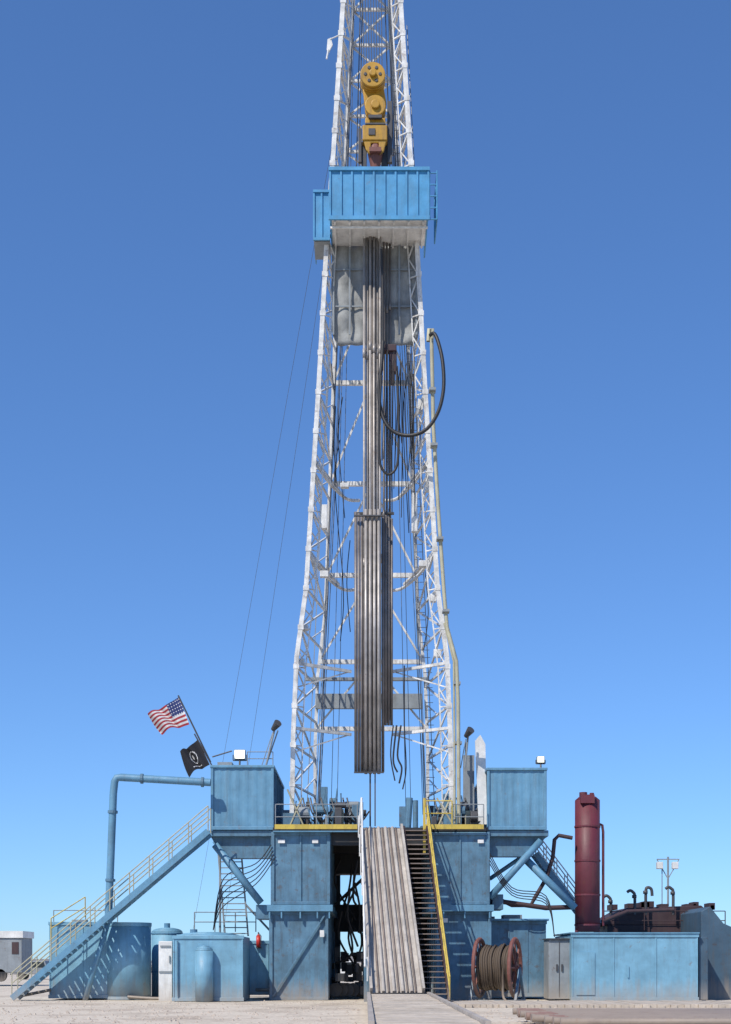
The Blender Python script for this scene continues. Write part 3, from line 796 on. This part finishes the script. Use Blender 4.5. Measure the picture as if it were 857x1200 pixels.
b.ebox(-60,26,1099,1140,yt,yt+3); b.obj('body',GREY,tr,bevel=.06)
b=B(); b.ebox(-60,27,1091,1099,yt-.1,yt+3.1); b.obj('roof',WHITE2,tr)
b=B(); b.ebox(14,22,1104,1118,yt-.03,yt-.004); b.ebox(-30,-10,1104,1114,yt-.03,yt-.004); b.obj('windows',BROWN,tr)
b=B()
for u in(-10,0): b.tube(P(u,1143,yt),P(u,1143,yt)+Vector((0,.3,0)),.45,k=18)
b.obj('wheels',RUBBER,tr)

def pickup(u,y,m,flip=1):
    e=E('pickup_truck'); x=X(u,y)
    prof=[(-2.6,.5),(2.6,.5),(2.65,.95),(1.3,1.1),(.7,1.75),(-.7,1.8),(-.95,1.12),(-2.6,1.1)]
    b=B(); b.prism([(x+flip*a,c) for a,c in prof],y,y+1.8); b.obj('body',m,e,bevel=.06)
    b=B(); b.prism([(x+flip*a,c) for a,c in[(1.05,1.15),(.62,1.66),(-.6,1.68),(-.75,1.15)]],y-.02,y-.003); b.obj('side_windows',GLASS,e)
    b=B()
    for a in(-1.6,1.6):
        b.tube((x+flip*a,y-.03,.38),(x+flip*a,y+.25,.38),.38,k=20); b.tube((x+flip*a,y+1.55,.38),(x+flip*a,y+1.83,.38),.38,k=20)
    b.obj('wheels',RUBBER,e)
pickup(404,45,WHITE2); pickup(44,70,GREY,-1); pickup(300,60,WHITE2,-1)

# ---------------------------------------------------------------- right side
gs=E('mud_gas_separator'); b=B(); yv=1.5
p,r=vcyl(b,674,703,938,1092,yv); b.tube(p,(p.x,yv,p.z+.15),r,r*.7,k=28); b.obj('vessel',RED,gs,smooth=True)
b=B()
for v in(970,1010,1050,1085): q=P(688.5,v,yv); b.tube(q,q+Vector((0,0,.08)),r*1.05,k=28)
b.ebox(681,697,931,941,yv-.62,yv-.2)
b.tube((p.x-.2,yv-.1,p.z),(p.x-.2,yv-.1,p.z+.35),.18); b.tube((p.x+.15,yv-.3,p.z),(p.x+.15,yv-.3,p.z+.3),.1)
b.path([P(703,966,yv),P(706,967,yv),P(707,975,yv),P(707,1085,yv)],.06)
for u in(676,701): b.beam(P(u,1090,yv-.2),(X(u,yv),yv-.2,0),.14)
for u in(676,701): b.beam(P(u,1090,yv+.5),(X(u,yv),yv+.5,0),.14)
b.obj('fittings',RED,gs)
mp_=E('choke_line'); b=B()
b.path([P(671,982,1),P(655,979,1),P(650,984,1),P(648,1005,1),P(640,1030,1),P(627,1052,1),P(622,1061,1),P(600,1061,1),P(578,1050,1)],.09,k=10)
b.path([P(672,1063,.9),P(640,1064,.9),P(577,1055,.9)],.11,k=10)
b.path([P(706,1080,1.5),P(735,1068,2),P(790,1066,2)],.09,k=8)
b.obj('pipe',BROWN,mp_,smooth=True)
rs=E('side_stairs'); b=B()
a=P(628,1000,2.2);c=P(690,1082,2.2)
b.beam(a,c,.06,.26); b.beam(a+Vector((0,.9,0)),c+Vector((0,.9,0)),.06,.26)
for k in range(16): p=a.lerp(c,(k+.5)/16); b.box(p.x-.12,p.x+.12,2.24,3.06,p.z,p.z+.03)
b.obj('stringers_and_treads',BLUE,rs)
b=B()
for o in(0,.9):
    for h in(.5,1.0): b.tube(a+Vector((0,o,h)),c+Vector((0,o,h)),.03,k=6)
    for k in range(6): p=a.lerp(c,k/5)+Vector((0,o,0)); b.tube(p,p+Vector((0,0,1)),.025,k=6)
b.obj('handrail',WHITE2,rs)
e,x0,x1,za,zb=tank('accumulator_house',553,640,1080,1168,1.2,4.5,BLUED,ribs=4)
b=B(); b.box(x0-.1,x1+.1,.9,4.6,zb+.035,zb+.12); b.obj('roof',BLUE,e)
b=B(); b.ebox(560,580,1074,1080,1.6,2.4); b.ebox(590,612,1072,1080,2,3); b.obj('roof_units',GREY,e)
e=E('electrical_cabinet'); b=B(); b.ebox(643,669,1101,1171,-.6,1); b.obj('body',GREY,e,bevel=.03)
b=B(); b.ebox(655.3,656.1,1104,1168,-.62,-.603); b.ebox(652,654,1130,1138,-.66,-.603); b.ebox(658,660,1130,1138,-.66,-.603); b.ebox(642,670,1099.5,1101,-.7,1.05); b.obj('doors',STEEL,e)
hr=E('hose_reel'); yh=-2.6; zc_=Z(1134,yh); R=Z(1099,yh)-zc_
xa,xb=X(562,yh),X(604,yh)
b=B()
for x in(xa,xb):
    k=30
    pts=[(x,yh+math.cos(2*math.pi*i/k)*R*.96,zc_+math.sin(2*math.pi*i/k)*R*.96) for i in range(k+1)]
    b.path(pts,.085,k=8)
    for i in range(8):
        t=math.pi*i/4; b.beam((x,yh,zc_),(x,yh+math.cos(t)*R*.95,zc_+math.sin(t)*R*.95),.07,.07)
    b.tube((x-.08,yh,zc_),(x+.08,yh,zc_),.25,k=18)
b.tube((xa-.2,yh,zc_),(xb+.2,yh,zc_),.09)
o1=b.obj('flanges',REDR,hr)
b=B(); x=xa+.1
while x<xb-.05:
    k=26; rr=R*random.uniform(.66,.8)
    b.path([(x+.02*math.sin(i),yh+math.cos(2*math.pi*i/k)*rr,zc_+math.sin(2*math.pi*i/k)*rr) for i in range(k+1)],.055,k=6); x+=.095
b.tube((xa+.06,yh,zc_),(xb-.06,yh,zc_),R*.62,k=28); b.path([(xb-.3,yh-R*.75,zc_),(xb-.3,yh-R*.8,zc_-.6),(xb-.1,yh-R*1.1,.1),(xb+.9,yh-R*1.3,.06)],.055,smooth=5)
o2=b.obj('wound_hose',HOSE,hr,smooth=True)
b=B()
for x in(xa-.2,xb+.2):
    for q in(-1,1): b.beam((x,yh,zc_),(x,yh+q*.85,.1),.1,.1)
    b.beam((x,yh-1,.07),(x,yh+1,.07),.12,.12)
for q in(-1,1): b.beam((xa-.2,yh+q*.9,.07),(xb+.2,yh+q*.9,.07),.1,.1)
o3=b.obj('stand',BLUED,hr)
xm=(xa+xb)/2   # the reel stands turned about 18 degrees on the ground
for o in(o1,o2,o3):
    M=Matrix.Translation((xm,yh,0))@Matrix.Rotation(math.radians(-18),4,'Z')@Matrix.Translation((-xm,-yh,0)); o.data.transform(M)
e,x0,x1,za,zb=tank('storage_container',670,818,1095,1174,-1.2,4,BLUEL,ribs=3)
b=B(); b.box(x0-.06,x1+.06,-1.3,4.05,zb+.034,zb+.09); b.obj('lid',BLUE,e)
b=B(); b.box(x0+.2,x0+1.0,-1.24,-1.205,za+.25,za+2.1); b.box(x0+2.4,x0+2.46,-1.26,-1.205,za+1,za+1.5); b.obj('door',BLUEL,e)
sh=E('shale_shaker_tank'); b=B()
b.ebox(712,846,1084,1150,5,9); b.prism([(X(700,5),Z(1084,5)),(X(735,5),Z(1064,5)),(X(822,5),Z(1061,5)),(X(850,5),Z(1084,5))],5.0,9)
b.obj('body',BROWN,sh,bevel=.03)
SIDE=mat('dark_teal_paint',(0.05,0.10,0.15),0.6,rust=0.5,grime=0.7,rcol=(0.06,0.045,0.04))
b=B(); b.prism([(X(822,1),Z(1172,1)),(X(862,1),Z(1172,1)),(X(862,1),Z(1088,1)),(X(848,1),Z(1082,1)),(X(832,1),Z(1062,1)),(X(822,1),Z(1068,1))],1,8); b.ebox(819,830,1098,1172,-1,.9)
b.obj('side_tank',SIDE,sh,bevel=.03)
b=B(); b.rail([P(708,1090,4.5),P(850,1090,4.5)],h=.9,r=.025)
for k in range(12):
    u=random.uniform(712,840); b.ebox(u,u+random.uniform(4,12),1052+random.uniform(4,9),1066,5.5,6.5)
b.obj('walkway_and_motors',BROWN,sh)
b=B()
for u,v in((716,1052),(744,1046),(757,1041),(789,1042)):
    a=P(u,1072,4.6); t=P(u,v+4,4.6)
    b.path([a,t,t+Vector((-.08,0,.18)),t+Vector((-.22,0,.26)),t+Vector((-.36,0,.18))] if u!=757 else [a,t,t+Vector((.08,0,.2)),t+Vector((.26,0,.12)),t+Vector((.3,0,-.2))],.07,smooth=4)
    b.tube(t+Vector((-.02,0,-.1)),t+Vector((-.02,0,.05)),.11)
b.obj('goose_neck_vents',STEEL,sh,smooth=True)
lt=E('light_tower'); b=B(); y=6
b.tube(P(783,1062,y),P(783,1004,y),.05); b.beam(P(770,1007,y),P(796,1007,y),.05); b.tube(P(776,1062,y),P(776,1012,y),.025); b.beam(P(770,1007,y),P(783,1030,y),.04); b.beam(P(796,1007,y),P(783,1030,y),.04)
b.obj('frame',GREY,lt)
b=B()
for u in(774,792): b.ebox(u-3.5,u+3.5,1010,1018,y-.2,y+.1)
b.obj('lamp_heads',WHITE2,lt,bevel=.02)

ec=E('cable_bundle'); b=B()
for k in range(5): b.path([P(318+k,990+k*4,-.1),P(300,1012+k*6,.2),P(262,1030+k*8,.6),P(250,1090,1)],.022,k=6,smooth=6)
for k in range(4): b.path([P(574,1000+k*4,.0),P(600,1040+k*3,.1),P(640,1050+k*3,.2),P(650,1098,.0)],.022,k=6,smooth=6)
b.obj('cables',RUBBER,ec)

# ---------------------------------------------------------------- world, sun, camera
EL=math.radians(48); AZ=math.radians(218)
sd=Vector((math.sin(AZ)*math.cos(EL),math.cos(AZ)*math.cos(EL),math.sin(EL)))
w=bpy.data.worlds.new('World'); scene.world=w; w.use_nodes=True; nt=w.node_tree
bg=nt.nodes['Background']; sk=nt.nodes.new('ShaderNodeTexSky'); sk.sky_type='NISHITA'; sk.sun_disc=False
sk.sun_elevation=EL; sk.sun_rotation=AZ; sk.air_density=1.0; sk.dust_density=0.1; sk.ozone_density=2.0; sk.altitude=700
gm=nt.nodes.new('ShaderNodeGamma'); gm.inputs[1].default_value=0.80
tn=nt.nodes.new('ShaderNodeMix'); tn.data_type='RGBA'; tn.blend_type='MULTIPLY'; tn.inputs[0].default_value=1; tn.inputs[7].default_value=(0.76,1.22,1.90,1)
nt.links.new(sk.outputs[0],gm.inputs[0]); nt.links.new(gm.outputs[0],tn.inputs[6]); nt.links.new(tn.outputs[2],bg.inputs[0]); bg.inputs[1].default_value=0.115
sl=bpy.data.lights.new('sun','SUN'); sl.energy=4.7; sl.angle=math.radians(.5); sl.color=(1,.93,.83)
so=bpy.data.objects.new('sun',sl); scene.collection.objects.link(so); so.rotation_euler=sd.to_track_quat('Z','Y').to_euler()
cam=bpy.data.cameras.new('camera'); co=bpy.data.objects.new('camera',cam); scene.collection.objects.link(co)
co.location=(0,-D,EYE); co.rotation_euler=(math.radians(90),0,0)
cam.sensor_fit='VERTICAL'; cam.sensor_height=36; cam.lens=48; cam.shift_y=527/1200; cam.clip_end=6000
scene.camera=co
scene.view_settings.view_transform='Standard'; scene.view_settings.look='None'; scene.view_settings.exposure=0
